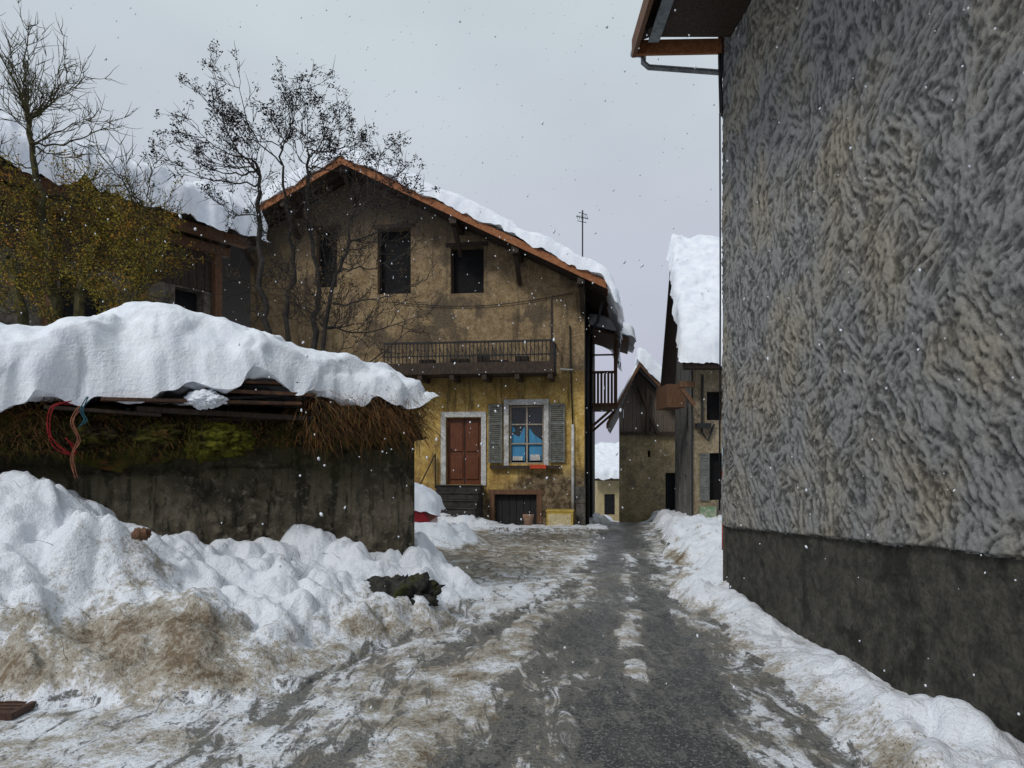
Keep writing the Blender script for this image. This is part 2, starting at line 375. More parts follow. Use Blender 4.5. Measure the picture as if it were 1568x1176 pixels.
for (s0,s1,t,z,wd,h,tilt,mi) in [(.72,2.45,.36,2.10,.22,.03,.03,0),(1.0,2.62,.26,2.03,.2,.05,-.04,1),(1.55,2.6,.40,2.22,.14,.035,.0,0),(1.6,2.45,.15,1.95,.25,.04,.05,1),(.3,1.2,.30,2.02,.14,.03,-.04,1),(1.7,2.5,.36,2.31,.16,.03,.02,0),(1.75,2.35,.42,2.15,.03,.03,.06,2)]:
    b_.beam(SP(s0,t,z),SP(s1,t,z+tilt),wd,h,mi)
b_.obj('planks',[simple('rusty_sheet',(.06,.035,.026),(.15,.075,.04),9,.5),M_wooddk,M_metal],shed,False,.004)
M_moss=simple('moss_green',(.045,.050,.008),(.15,.145,.018),18,.95,1.0,.03,c3=(.035,.028,.010),spec=.1)
def blob(name,c,r,mat,parent,seed,amp=.35,sub=5,fq=3):
    me=bpy.data.meshes.new(name); bm=bmesh.new(); bmesh.ops.create_icosphere(bm,subdivisions=sub,radius=1)
    P=np.array([v.co for v in bm.verts]); n=fbm(P[:,0]*fq+seed,P[:,1]*fq,P[:,2]*fq,4,seed)-.5
    n=n+.6*(fbm(P[:,0]*fq*4+seed,P[:,1]*fq*4,P[:,2]*fq*4,2,seed)-.5)
    P=P*(1+n*amp*2)[:,None]
    for v,p in zip(bm.verts,P): v.co=(p[0]*r[0]+c[0],p[1]*r[1]+c[1],p[2]*r[2]+c[2])
    bm.to_mesh(me); bm.free(); me.materials.append(mat); me.polygons.foreach_set('use_smooth',[True]*len(me.polygons))
    o=bpy.data.objects.new(name,me); sc.collection.objects.link(o)
    if parent:o.parent=parent
    return o
blob('moss_clump',SP(1.65,.20,1.76),(.36,.20,.17),M_moss,shed,3,.4)
blob('moss_clump_b',SP(1.15,.14,1.80),(.3,.2,.12),M_soil,shed,4,.4)
blob('moss_clump_c',SP(.5,.12,1.78),(.35,.2,.12),M_soil,shed,6,.4)
blob('snow_tongue',SP(1.55,.46,2.13),(.17,.12,.08),M_snow,shed,5,.35)
def blades(name,n,srange,mats,parent,wts,lmin,lmax,seed,zf=0,zr_=.38):
    rr=random.Random(seed); b=B()
    for i in range(n):
        s=rr.uniform(*srange); z=float(topz(s))+rr.uniform(-.03,zr_)+zf; t=rr.uniform(.10,.28)
        p=SP(s,t,z); L=rr.uniform(lmin,lmax)*(.6+.8*float(fbm(s*4,0,0,2,seed))); d=SP(rr.uniform(-.5,.7),rr.uniform(.2,.9),0)-SP(0,0,0); d.z=rr.uniform(-.3,.5); d.normalize()
        side=(SP(1,0,0)-SP(0,0,0))*rr.uniform(.003,.006); q=p; pts=[]
        for k in range(4):
            wd=1-k/3.3; pts+= [q-side*wd,q+side*wd]; q=q+d*L/3; d=(d+Vector((0,0,-.55))).normalized()
        mi=rr.choices(range(len(mats)),wts)[0]
        b.add(pts,[(0,1,3,2),(2,3,5,4),(4,5,7,6)],mi)
    b.obj(name,mats,parent)
M_straw=simple('brown_grass',(.17,.07,.024),(.34,.17,.06),30,.8,0); M_olive=simple('olive_grass',(.07,.07,.012),(.17,.15,.025),30,.8,0); M_dkg=simple('dark_grass',(.03,.022,.012),(.07,.05,.025),30,.9,0)
blades('hanging_grass',3000,(2.55,3.9),[M_straw,M_olive,M_dkg],shed,[6,1,5],.12,.46,1,.03)
blades('edge_grass',6000,(-1,2.6),[M_straw,M_olive,M_dkg],shed,[1.6,3,3],.05,.18,2,-.04,.3)
blades('moss_fringe',2500,(1.2,2.0),[M_olive,M_dkg],shed,[4,1],.03,.09,6,-.10,.22)
blades('edge_grass_b',700,(-1,.4),[M_straw,M_olive,M_dkg],shed,[6,1,1],.08,.22,3,.05)
def spl(pts,n):
    out=[]
    for i in range(len(pts)-1):
        a=pts[max(i-1,0)];p1=pts[i];p2=pts[i+1];p3=pts[min(i+2,len(pts)-1)]
        for k in range(n):
            t=k/n; out.append(.5*((2*p1)+(p2-a)*t+(2*a-5*p1+4*p2-p3)*t*t+(3*p1-a-3*p2+p3)*t**3))
    out.append(pts[-1]); return out
for nm,c,r,pts in [('red_rope',(.36,.015,.02),.006,[(.50,.40,2.06),(.36,.46,2.02),(.33,.44,1.85),(.38,.43,1.70),(.50,.42,1.62),(.52,.40,1.68),(.46,.42,1.75)]),('blue_rope',(.03,.13,.17),.007,[(.62,.42,2.10),(.57,.44,2.0),(.6,.44,1.92),(.56,.42,1.86)]),('orange_rope',(.36,.14,.08),.006,[(.56,.42,2.02),(.5,.44,1.9),(.55,.43,1.75),(.5,.42,1.6),(.53,.42,1.42)])]:
    mt=simple(nm+'_fibre',c,tuple(k*.6 for k in c),30,.7); bb=B()
    for j in range(3): bb.tube(spl([SP(p[0]+.012*math.sin(j*2+i),p[1],p[2]+.015*math.cos(j*3+i*2)) for i,p in enumerate(pts)],5),r*.7,5)
    bb.obj(nm,mt,shed,True)
M_rock=simple('mossy_rock',(.015,.015,.015),(.06,.058,.05),10,.8,1,.04,c3=(.05,.055,.012))
blob('rock',(-1.10,7.10,.22),(.36,.26,.24),M_rock,None,8,.45)
blob('clod',(-2.98,5.95,.98),(.07,.06,.05),M_woodbr,None,15,.4,4)
b_=B(); gx,gyy=-3.32,4.72
for i in range(9): b_.bx(gx-.3,gx+.3,gyy-.25+i*.06,gyy-.22+i*.06,.04,.062)
b_.bx(gx-.33,gx-.3,gyy-.3,gyy+.3,.03,.068); b_.bx(gx+.3,gx+.33,gyy-.3,gyy+.3,.03,.068)
b_.bx(gx-.299,gx+.299,gyy-.30,gyy-.27,.03,.068); b_.bx(gx-.299,gx+.299,gyy-.26,gyy+.29,.03,.036,1)
b_.obj('drain_grate',[simple('rusty_iron',(.06,.03,.02),(.10,.05,.03),20,.6),M_dark])

# ------------------------------------------------------------------ right roughcast house
rh=empty('roughcast_house')
m,nt,b,pos=newmat('roughcast')
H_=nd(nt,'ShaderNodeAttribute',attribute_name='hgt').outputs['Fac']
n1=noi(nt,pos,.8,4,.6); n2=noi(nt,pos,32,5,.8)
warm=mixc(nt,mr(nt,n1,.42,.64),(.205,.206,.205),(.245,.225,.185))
col=mixc(nt,mr(nt,mth(nt,'ADD',mth(nt,'MULTIPLY',H_,.55),mth(nt,'MULTIPLY',n2,.65)),.28,.86),mixc(nt,1.0,warm,(.42,.42,.41),'MULTIPLY'),mixc(nt,1.0,warm,(1.70,1.70,1.68),'MULTIPLY'))  # noise-varied tone; hollows darkened, raised flakes lightened: relief shade painted into the colour
setb(nt,b,Base_Color=col,Roughness=.92,Specular_IOR_Level=.15)
bump(nt,b,n2,1.0,.025); M_rough=m
def wx_(y): return 2.43+(8.4-y)*.0472
def plz(y): return .80+(8.4-y)*.059
Ys=np.concatenate([np.linspace(-3,2,12),np.arange(2.05,8.401,.0115)]); NZ=560; Ts=np.linspace(0,1,NZ)
YY,TT=np.meshgrid(Ys,Ts,indexing='ij'); z0=plz(YY)+(fbm(YY*5,0*YY,0,3,9)-.5)*.03; ZZ=z0+TT*(7.2-z0)
wa=(fbm(YY*5,ZZ*5,0,3,101)-.5)*.12; wb=(fbm(YY*5,ZZ*5,0,3,100)-.5)*.12
def flake(ang,sx,sz,s):
    ca,sa=math.cos(ang),math.sin(ang); P=(YY+wa)*ca+(ZZ+wb)*sa; Q=-(YY+wa)*sa+(ZZ+wb)*ca
    return fbm(P*sx,Q*sz,0,3,s)
bl=ss(.44,.56,fbm(YY*2.2,ZZ*2.2,0,3,104)); bl2=ss(.50,.6,fbm(YY*2.6,ZZ*2.6,5,3,106))
hh=flake(.75,10,38,1)*(1-bl)+flake(-.55,11,36,2)*bl; hh=hh*(1-bl2)+flake(1.45,14,32,3)*bl2
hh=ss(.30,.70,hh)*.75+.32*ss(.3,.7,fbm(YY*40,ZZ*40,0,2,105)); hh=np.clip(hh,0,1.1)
off=hh*.022+.03+(fbm(YY*1.5,ZZ*1.5,0,3,107)-.5)*.035
off=np.where(TT<.003,0.0,off)
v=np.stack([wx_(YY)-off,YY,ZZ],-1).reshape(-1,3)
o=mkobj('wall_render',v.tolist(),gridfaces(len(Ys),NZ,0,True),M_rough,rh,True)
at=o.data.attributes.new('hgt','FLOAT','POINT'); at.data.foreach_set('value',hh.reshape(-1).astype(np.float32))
Ts2=np.linspace(0,1,60); YY,TT=np.meshgrid(Ys[::2],Ts2,indexing='ij'); ZZ=-.3+TT*(plz(YY)+.3+.02)
off=(fbm(YY*3,ZZ*3,0,4,111)-.5)*.03+(fbm(YY*30,ZZ*30,0,2,112)-.5)*.016
v=np.stack([wx_(YY)-off,YY,ZZ],-1).reshape(-1,3)
M_plinth=simple('plinth_cement',(.042,.040,.033),(.090,.084,.068),7,.85,1,.03,c3=(.028,.028,.022))
mkobj('plinth',v.tolist(),gridfaces(len(Ys[::2]),60,0,True),M_plinth,rh,True)
b_=B(); b_.add([(wx_(8.4)-.035,8.4,-.3),(8,8.4,-.3),(8,8.4,7.2),(wx_(8.4)-.035,8.4,7.2),(wx_(8.4)+.03,8.38,-.3),(wx_(-3)+.03,-3,-.3),(wx_(-3)+.03,-3,7.2),(wx_(8.4)+.03,8.38,7.2),(8,-3,-.3),(8,-3,7.2)],[(0,3,2,1),(4,5,6,7),(1,2,9,8),(8,9,6,5),(3,7,6,9,2)])
b_.obj('wall_core',M_rough,rh)
b_=B()
b_.box((1.40,-3,6.28),(0,11.35,0),(1.1,0,.42),(0,0,.05),0)
for y in np.arange(-2.6,8.3,.62): b_.beam((1.44,y,6.24),(2.6,y,6.68),.10,.14,0)
b_.box((1.38,8.33,6.14),(1.06,0,.02),(0,.045,0),(0,0,.16),1)
b_.box((1.355,-3,6.12),(.045,0,0),(0,11.37,0),(0,0,.20),3)
b_.bx(1.55,2.40,7.05,8.1,6.20,6.225,2)
b_.obj('eave',[M_wooddk,M_fascia,M_wooddk,M_woodbr],rh)
b_=B(); b_.bx(1.50,1.62,7.3,8.15,6.17,6.19); b_.obj('roof_light',simple('translucent_sheet',(.15,.18,.20),(.24,.27,.29),4,.3,0),rh)
b_=B()
b_.tube([(1.50,8.44,6.20),(1.50,8.44,6.10),(1.56,8.44,6.05),(1.70,8.44,6.04),(2.38,8.44,5.99),(2.44,8.44,5.94)],.032,8)
b_.tube([(1.36,8.42,6.2),(1.50,8.44,6.2)],.04,8)
b_.obj('gutter',M_zinc,rh,True)
b_=B(); b_.tube([(2.35,8.36,7.2),(2.35,8.36,6.1),(2.365,8.36,5.5)],.022,6); b_.tube([(2.33,8.2,7.2),(2.335,8.2,5.9),(2.31,8.22,5.78),(2.33,8.2,5.6),(2.34,8.25,5.4)],.012,5)
b_.tube([(2.355,8.38,5.5),(2.36,8.38,3.5),(2.35,8.38,1.0)],.010,5)
b_.obj('cables',M_metal,rh,True)

# ------------------------------------------------------------------ main house
mh=empty('village_house')
R=np.array([1.96,20.0]); HU=np.array([-.9903,.1392]); HW=np.array([.1392,.9903])
def FL(px,py,off=0):
    P=R-off*HW; k=(px-CX)/F; a=(P[0]-k*P[1])/(k*HU[1]-HU[0]); d=P[1]+a*HU[1]
    return a,EYE+(HZ-py)/F*d
def H(a,off,z): p=R+a*HU-off*HW; return Vector((p[0],p[1],z))
def hb(b,a0,a1,o0,o1,z0,z1,mi=0):
    b.box(H(a0,o0,z0),H(a1,o0,z0)-H(a0,o0,z0),H(a0,o1,z0)-H(a0,o0,z0),(0,0,z1-z0),mi)
def rc(x0,y0,x1,y1,off=0):
    a0,_=FL(x1,y0,off); a1,_=FL(x0,y0,off); ym=(x0+x1)/2
    _,zt=FL(ym,y0,off); _,zb=FL(ym,y1,off); return a0,a1,zb,zt
ar,zr=FL(524,246,1.1); ae,ze=FL(928,436,1.1); sl_=(zr-ze)/(ar-ae)
def roof(a): return zr-sl_*abs(a-ar)
def wallgrid(b,Mp,a0,a1,z0,top,ops,dep,mi,dmi,rmi):
    As=sorted(set([round(x,4) for x in list(np.arange(a0,a1,.25))+[a1]+[q for o in ops for q in o[:2]]]))
    zmax=max(top(a) for a in As); Zs=sorted(set([z0]+[q for o in ops for q in o[2:4]]+[zmax]))
    for i in range(len(As)-1):
        for j in range(len(Zs)-1):
            ac=(As[i]+As[i+1])/2; zc=(Zs[j]+Zs[j+1])/2
            if any(o[0]<ac<o[1] and o[2]<zc<o[3] for o in ops): continue
            tl=min(Zs[j+1],top(As[i])); tr=min(Zs[j+1],top(As[i+1]))
            if tl<=Zs[j] and tr<=Zs[j]: continue
            tl=max(tl,Zs[j]);tr=max(tr,Zs[j])
            b.add([Mp(As[i],0,Zs[j]),Mp(As[i+1],0,Zs[j]),Mp(As[i+1],0,tr),Mp(As[i],0,tl)],[(0,1,2,3)],mi)
    for o in ops:
        c=[(o[0],o[2]),(o[1],o[2]),(o[1],o[3]),(o[0],o[3])]
        for k in range(4):
            p,q=c[k],c[(k+1)%4]; b.add([Mp(p[0],0,p[1]),Mp(q[0],0,q[1]),Mp(q[0],-dep,q[1]),Mp(p[0],-dep,p[1])],[(0,1,2,3)],rmi)
        b.add([Mp(c_[0],-dep,c_[1]) for c_ in c],[(0,1,2,3)],dmi)
m,nt,b,pos=newmat('house_plaster')
n1=noi(nt,pos,.9,5,.65); n2=noi(nt,pos,5,6,.7); n3=noi(nt,pos,22,3,.6); st=noi(nt,mapv(nt,pos,(3,3,.35)),1.6,5,.65)
zz=nd(nt,'ShaderNodeSeparateXYZ',{0:pos}).outputs[2]; xx=nd(nt,'ShaderNodeSeparateXYZ',{0:pos}).outputs[0]
up=mixc(nt,mr(nt,n2,.35,.65),(.23,.160,.085),(.37,.27,.155)); up=mixc(nt,mr(nt,n1,.48,.60),up,(.14,.105,.070))
up=mixc(nt,mr(nt,st,.52,.68,0,.75),up,(.085,.065,.045))
lo=mixc(nt,mr(nt,n2,.35,.68),(.52,.33,.08),(.68,.49,.19)); lo=mixc(nt,mr(nt,n1,.46,.64),lo,(.35,.22,.075))
lo=mixc(nt,mr(nt,st,.50,.68,0,.85),lo,(.14,.10,.045))
zn=mth(nt,'ADD',zz,mth(nt,'MULTIPLY',mth(nt,'SUBTRACT',n2,.5),.5))
base=mixc(nt,mr(nt,n2,.4,.6),(.085,.06,.035),(.24,.18,.11))
xr=mr(nt,xx,-.6,.6)
lo=mixc(nt,mr(nt,mth(nt,'SUBTRACT',zn,mth(nt,'MULTIPLY',xr,.7)),.25,.85,1.0,0.0),lo,base)
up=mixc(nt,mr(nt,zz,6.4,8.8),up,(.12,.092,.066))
col=mixc(nt,mr(nt,zn,3.85,4.05),lo,up)
col=mixc(nt,mth(nt,'MULTIPLY',mth(nt,'MULTIPLY',mr(nt,zn,3.0,3.85),mr(nt,zn,4.0,3.9)),.6),col,(.12,.085,.04))
col=mixc(nt,mr(nt,n3,.4,.75),col,mixc(nt,1.0,col,(.55,.55,.55),'MULTIPLY'))
setb(nt,b,Base_Color=col,Roughness=.92,Specular_IOR_Level=.15); bump(nt,b,n2,1,.05); M_plast=m
M_stone=simple('side_stone',(.06,.055,.05),(.15,.14,.12),3,.9,1,.04,c3=(.035,.04,.03))
op_at=[rc(578,350,629,450),rc(690,378,741,449),rc(484,352,516,440)]
door=rc(683,640,737,742); win=rc(779,620,833,710); cel=rc(757,757,822,812)
b_=B(); wallgrid(b_,H,0,9.6,-.9,lambda a: roof(a)-.04,op_at+[door,win,cel],.28,0,1,2)
b_.obj('facade',[M_plast,M_dark,M_plast],mh)
b_=B()
for o_ in op_at:
    for q in (o_[0],o_[1]-.05): hb(b_,q,q+.05,-.26,-.18,o_[2],o_[3])
    hb(b_,o_[0]-.12,o_[1]+.12,-.2,.02,o_[3]+.002,o_[3]+.12)
b_.obj('attic_frames',M_wooddk,mh)
b_=B(); q=[H(0,0,-.9),H(0,-10,-2.0),H(0,-10,roof(0)-.04),H(0,0,roof(0)-.04)]; b_.add(q,[(0,1,2,3)])
q=[H(9.6,0,-.9),H(9.6,-10,-2.0),H(9.6,-10,roof(9.6)-.04),H(9.6,0,roof(9.6)-.04)]; b_.add(q,[(3,2,1,0)])
q=[H(0,-10,-2),H(9.6,-10,-2),H(9.6,-10,roof(9.6)-.04),H(ar,-10,zr),H(0,-10,roof(0)-.04)]; b_.add(q,[(0,1,2,3,4)])
for i in range(3):
    z=-.6+i*.48; hb(b_,-.02,.22 if i%2 else .34,-.25,.018,z,z+.45)
b_.obj('side_walls',M_stone,mh)
aL=ar+6.2; zL=roof(aL)
b_=B()
for (p,q) in ((ae,ar),(ar,aL)):
    zp,zq=roof(p),roof(q)
    b_.box(H(p,1.1,zp),H(q,1.1,zq)-H(p,1.1,zp),H(p,-10.5,zp)-H(p,1.1,zp),(0,0,.12),0)
    b_.box(H(p,1.14,zp-.10),H(q,1.14,zq-.10)-H(p,1.14,zp-.10),H(p,1.104,zp)-H(p,1.14,zp),(0,0,.20),1)
for a in (0.05,1.75,3.4,ar,8.1,9.5):
    b_.beam(H(a,1.08,roof(a)-.16),H(a,-.2,roof(a)-.16),.18,.22,0)
    b_.beam(H(a+.0,.9,roof(a)-.30),H(a,.05,roof(a)-.85),.11,.11,0)
for o in (.25,.65): 
    for (p,q) in ((ae,ar),(ar,aL)): b_.beam(H(p,o,roof(p)-.05),H(q,o,roof(q)-.05),.09,.09,0)
b_.box(H(ae-.05,1.1,ze-.02),H(ae+.0,1.1,ze)-H(ae-.05,1.1,ze),H(ae,-10.5,ze)-H(ae,1.1,ze),(0,0,.2),1)
b_.obj('roof',[M_wooddk,M_fascia],mh)
def rsP(u,v):
    z=zr-sl_*np.abs(u-ar)+.13
    z=z-.45*np.clip((ae+.15-u)/.4,0,1.4)**1.5
    return R[0]+u*HU[0]-v*HW[0], R[1]+u*HU[1]-v*HW[1], z
slab('roof_snow',rsP,ae-.42,ar+6.3,-10.6,1.20,.40,.22,.055,M_snow,mh,60,.09,.25,.10,.05)
# balcony
b_=B()
a0,zt=FL(848,520,.95); a1,_=FL(588,525,.95); _,zd=FL(720,571,.95); _,zm=FL(720,545,.95)
hb(b_,a0,a1,0.004,.95,zd-.02,zd+.10,0)
for a in np.linspace(a0+.1,a1-.1,6): b_.beam(H(a,-.1,zd-.10),H(a,.92,zd-.10),.12,.14,0)
hb(b_,a0,a1,.90,.945,zd+.10,zd+.28,0)
hb(b_,a0,a1,.89,.95,zt-.035,zt+.015,1); hb(b_,a0,a1,.90,.94,zm,zm+.03,1)
n=int((a1-a0)/.10)
for i in range(n+1):
    a=a0+(a1-a0)*i/n; b_.beam(H(a,.92,zd+.24),H(a,.92,zt),.026,.026,1)
    if i%2: b_.beam(H(a,.92,zm-.06),H(a+(a1-a0)/n,.92,zt-.14),.02,.02,1)
for o in np.linspace(.05,.9,9): b_.beam(H(a0+.02,o,zd+.1),H(a0+.02,o,zt),.018,.018,1)
b_.beam(H(a0+.02,0,zt-.01),H(a0+.02,.93,zt-.01),.03,.03,1)
_,zp=FL(845,460,.5); b_.beam(H(a0+.05,.9,zd),H(a0+.05,.9,zp),.07,.07,0)
for (x,y,wd,h) in [(705,556,.5,.3),(740,552,.3,.42),(765,552,.5,.25),(800,556,.35,.35),(655,556,.4,.3)]:
    a,_=FL(x,y,.6); hb(b_,a-wd/2,a+wd/2,.45,.75,zd+.1,zd+.1+h,0)
b_.obj('balcony',[M_wooddk,M_metal],mh)
# door
b_=B(); a0,a1,z0,z1=door
hb(b_,a0-.14,a0,-.05,.05,z0-.02,z1+.02,0); hb(b_,a1,a1+.14,-.05,.05,z0-.02,z1+.02,0); hb(b_,a0-.14,a1+.14,-.05,.052,z1+.022,z1+.17,0)
hb(b_,a0,a1,-.20,-.14,z0,z1,1)
for (f0,f1,g0,g1) in [(.1,.45,.08,.42),(.55,.9,.08,.42),(.1,.45,.5,.93),(.55,.9,.5,.93)]:
    hb(b_,a0+(a1-a0)*f0,a0+(a1-a0)*f1,-.14,-.105,z0+(z1-z0)*g0,z0+(z1-z0)*g1,1)
hb(b_,a0+(a1-a0)*.49,a0+(a1-a0)*.51,-.14,-.12,z0,z1,2)
hb(b_,a1-.14,a1-.10,-.115,-.07,z0+.95,z0+1.0,2)
b_.obj('door',[M_white,M_door,M_metal],mh,False,.006)
M_glass=simple('window_glass',(.012,.015,.018),(.02,.025,.03),3,.08,0,spec=.6)
M_frame=simple('window_frame_paint',(.33,.28,.22),(.42,.36,.29),8,.6)
m,nt,b,pos=newmat('blue_curtain'); wv=noi(nt,mapv(nt,pos,(6,6,.4)),4,3,.5)
setb(nt,b,Base_Color=mixc(nt,wv,(.025,.14,.30),(.08,.32,.52)),Roughness=.8); bump(nt,b,wv,.6,.02); M_curt=m
b_=B(); a0,a1,z0,z1=win; wd=a1-a0; h=z1-z0
for q in ((a0-.13,a0,z0-.05,z1),(a1,a1+.13,z0-.05,z1)): hb(b_,q[0],q[1],-.02,.04,q[2],q[3],0)
hb(b_,a0-.13,a1+.13,-.02,.045,z1+.002,z1+.15,0); hb(b_,a0-.45,a1+.5,-.02,.16,z0-.14,z0-.052,4)
for q in (a0,a0+wd/2-.03,a1-.06): hb(b_,q,q+.05,-.15,-.09,z0,z1,1)
for q in (z0,z0+h*.33,z0+h*.66,z1-.06): hb(b_,a0+.05,a0+wd/2-.03,-.148,-.092,q,q+.035,1); hb(b_,a0+wd/2+.02,a1-.06,-.148,-.092,q,q+.035,1)
hb(b_,a0,a1,-.20,-.165,z0,z1,2)
def cur(pts): b_.add([H(a0+wd*x,-.155,z0+h*y) for x,y in pts],[tuple(range(len(pts)))],3)
cur([(.07,.05),(.44,.05),(.44,.62),(.30,.50),(.07,.40)]); cur([(.56,.05),(.93,.05),(.93,.52),(.72,.46),(.56,.66)])
cur([(.93,.54),(.84,.55),(.93,.75)]); 
b_.obj('window',[M_white,M_frame,M_glass,M_curt,M_wooddk],mh)
b_=B(); cur2=[(a0+wd*.12,a0+wd*.4,z0+.09,z0+.25),(a0+wd*.62,a0+wd*.9,z0+.09,z0+.2)]
for q in cur2: hb(b_,q[0],q[1],-.15,-.10,q[2],q[3])
b_.obj('window_sill_boxes',M_white,mh)
M_shut=simple('grey_shutters',(.12,.125,.115),(.21,.22,.20),8,.7)
b_=B()
for rr_ in (rc(748,619,769,709,.08),rc(841,618,865,708,.08)):
    s0,s1,t0,t1=rr_
    for q in (s0,s1-.05): hb(b_,q,q+.05,.05,.09,t0,t1)
    for q in np.linspace(t0,t1-.06,4): hb(b_,s0+.05,s1-.05,.052,.088,q,q+.06)
    for q in np.arange(t0+.06,t1-.05,.055): b_.box(H(s0+.05,.055,q),H(s1-.05,.055,q)-H(s0+.05,.055,q),H(0,.08,0)-H(0,.055,0)+Vector((0,0,-.02)),(0,0,.02))
b_.obj('shutters',M_shut,mh)
b_=B(); a0,a1,z0,z1=cel
for i in range(6): 
    q=a0+(a1-a0)*i/6; hb(b_,q+.006,q+(a1-a0)/6-.006,-.2,-.15,z0,z1-.02,0)
hb(b_,a0-.14,a0,-.05,.03,z0,z1,1); hb(b_,a1,a1+.12,-.05,.03,z0,z1,1); hb(b_,a0-.2,a1+.16,-.05,.035,z1+.002,z1+.13,1)
b_.obj('cellar_door',[simple('black_planks',(.012,.012,.013),(.028,.027,.026),12,.7,.5,.004,(8,8,.5)),M_woodbr],mh)
b_=B(); sa0,sa1=door[0]-.05,door[1]+.18; zt=door[2]
for i in range(6):
    hb(b_,sa0,sa1+.04*i,.004,.45+.24*i,zt-.19*(i+1)+ (0.005 if i else 0),zt-.19*i-.002,0)
    hb(b_,sa0-.02,sa1+.04*i+.02,.2+.24*i,.48+.24*i,zt-.19*i-.03,zt-.19*i+.004,0)
for p in ((sa1+.1,.1),(sa1+.25,1.5)): 
    b_.tube([H(p[0],p[1],zt-.1 if p[1]<1 else zt-1.1),H(p[0],p[1],zt+.85 if p[1]<1 else zt-.15)],.02,6,2)
b_.tube([H(sa1+.1,.1,zt+.85),H(sa1+.25,1.5,zt-.15)],.02,6,2)
b_.obj('steps',[simple('step_stone',(.025,.023,.02),(.065,.06,.052),6,.7),M_snow,M_metal],mh,False,.01)
b_=B(); ap,z1=FL(877,566,.08); _,z0=FL(877,790,.08); _,zmid=FL(877,650,.08)
b_.tube([H(ap,.08,zmid),H(ap,.08,z0)],.04,8,0); b_.tube([H(ap+.08,.06,z1+1.2),H(ap+.05,.06,z1),H(ap,.08,zmid)],.02,6,1)
b_.tube([H(ap,.07,z1),H(ap+.35,.07,z1+.02)],.02,6,0)
a,_=FL(600,470,.05); _,zc=FL(700,468,.05); pts=[H(ap+(a-ap)*t,.05,zc+.25-.22*math.sin(t*math.pi)-.1*t) for t in np.linspace(0,1,16)]; b_.tube(pts,.012,5,1)
for px in (902,912): 
    b_.tube([H(-.06,-.6-(px-902)*.3,5.9),H(-.06,-.6-(px-902)*.3,-.6)],.05,6,1)
b_.tube([H(-.5,.2,5.8),H(-.35,-.2,5.3),H(-.1,-.5,5.0)],.04,6,1)
b_.obj('drain_pipe',[M_white,M_metal],mh,True)
b_=B(); r4=rc(838,783,878,812,.4); hb(b_,r4[0],r4[1],.2,.6,r4[2]-.1,r4[3],0); hb(b_,r4[0]-.02,r4[1]+.02,.18,.62,r4[3]+.002,r4[3]+.05,0)
hb(b_,r4[0]+.05,r4[1]-.05,.60,.612,r4[2],r4[3]-.06,1)
b_.obj('grit_bin',[simple('yellow_plastic',(.50,.34,.06),(.60,.42,.10),5,.5),simple('pale_yellow',(.55,.45,.25),(.65,.55,.33),5,.5)],None,False,.02)
def lathe(name,c,prof,mats,parent=None,k=16):
    b=B(); b.tube([(c[0],c[1],c[2]+z) for z,_ in prof],[r for _,r in prof],k); return b.obj(name,mats,parent,True)
a,z=FL(809,806,.7); p=H(a,.7,z)
lathe('terracotta_pot',p,[(-.1,.09),(.18,.13),(.26,.15),(.32,.15),(.321,.13),(.28,.12)],simple('terracotta',(.26,.15,.10),(.36,.23,.16),8,.8))
a,z=FL(824,715,.25); b_=B(); hb(b_,a-.22,a+.22,.12,.28,z-.05,z+.06,0); 
b_.obj('flower_box',[simple('red_plastic',(.50,.05,.02),(.6,.08,.03),8,.5)],mh,False,.01)
b_=B()
def G(t,o,z): return H(-o,-t,z)
t0,t1=3.6,6.2; zf=3.3; zrr=5.35
b_.box(G(t0,0,zf-.1),G(t1,0,0)-G(t0,0,0),G(t0,.85,0)-G(t0,0,0),(0,0,.12))
for t in (t0,t1): b_.beam(G(t,.83,zf),G(t,.83,zrr),.1,.1)
b_.beam(G(t0,0,zf+1.0),G(t0,.85,zf+1.0),.06,.08); b_.beam(G(t0,.85,zf+1.0),G(t1,.85,zf+1.0),.06,.08)
b_.beam(G(t0,0,zf+1.55),G(t0,.85,zf+1.55),.05,.05)
for q in np.linspace(.06,.82,8): b_.beam(G(t0,q,zf),G(t0,q,zf+1.0),.07,.03)
for q in np.linspace(t0,t1,14): b_.beam(G(q,.85,zf),G(q,.85,zf+1.0),.03,.07)
b_.box(G(t0-.3,-.1,zrr+.35),G(t1+.3,0,0)-G(t0-.3,0,0),G(0,1.35,-.45)-G(0,0,0),(0,0,.07))
b_.beam(G(t0,0,zf-.8),G(t0,.8,zf-.1),.08,.08); b_.beam(G(t1,0,zf-.8),G(t1,.8,zf-.1),.08,.08)
b_.obj('side_gallery',M_woodbr,mh)
def gaP(u,v): return R[0]-HU[0]*v+HW[0]*u, R[1]-HU[1]*v+HW[1]*u, zrr+.45-.333*v
slab('gallery_snow',gaP,t0-.4,t1+.4,-.05,1.45,.38,.16,.05,M_snow,mh,70,.05,.15,.05,.03)
b_=B(); p=W(892,405,20.5); q=W(892,322,20.5); b_.tube([p-Vector((0,0,.5)),q],.02,6)
for i in range(6):
    c=W(884+i*3,332+(i%2),20.5); b_.tube([c+Vector((-.02,-.18,0)),c+Vector((.02,.18,0))],.008,4)
b_.tube([W(882,331,20.5),W(901,335,20.5)],.012,5); b_.tube([W(886,325,20.5),W(899,329,20.5)],.01,5); b_.tube([W(884,338,20.5),W(898,341,20.5)],.01,5)
b_.obj('antenna',M_metal,mh)

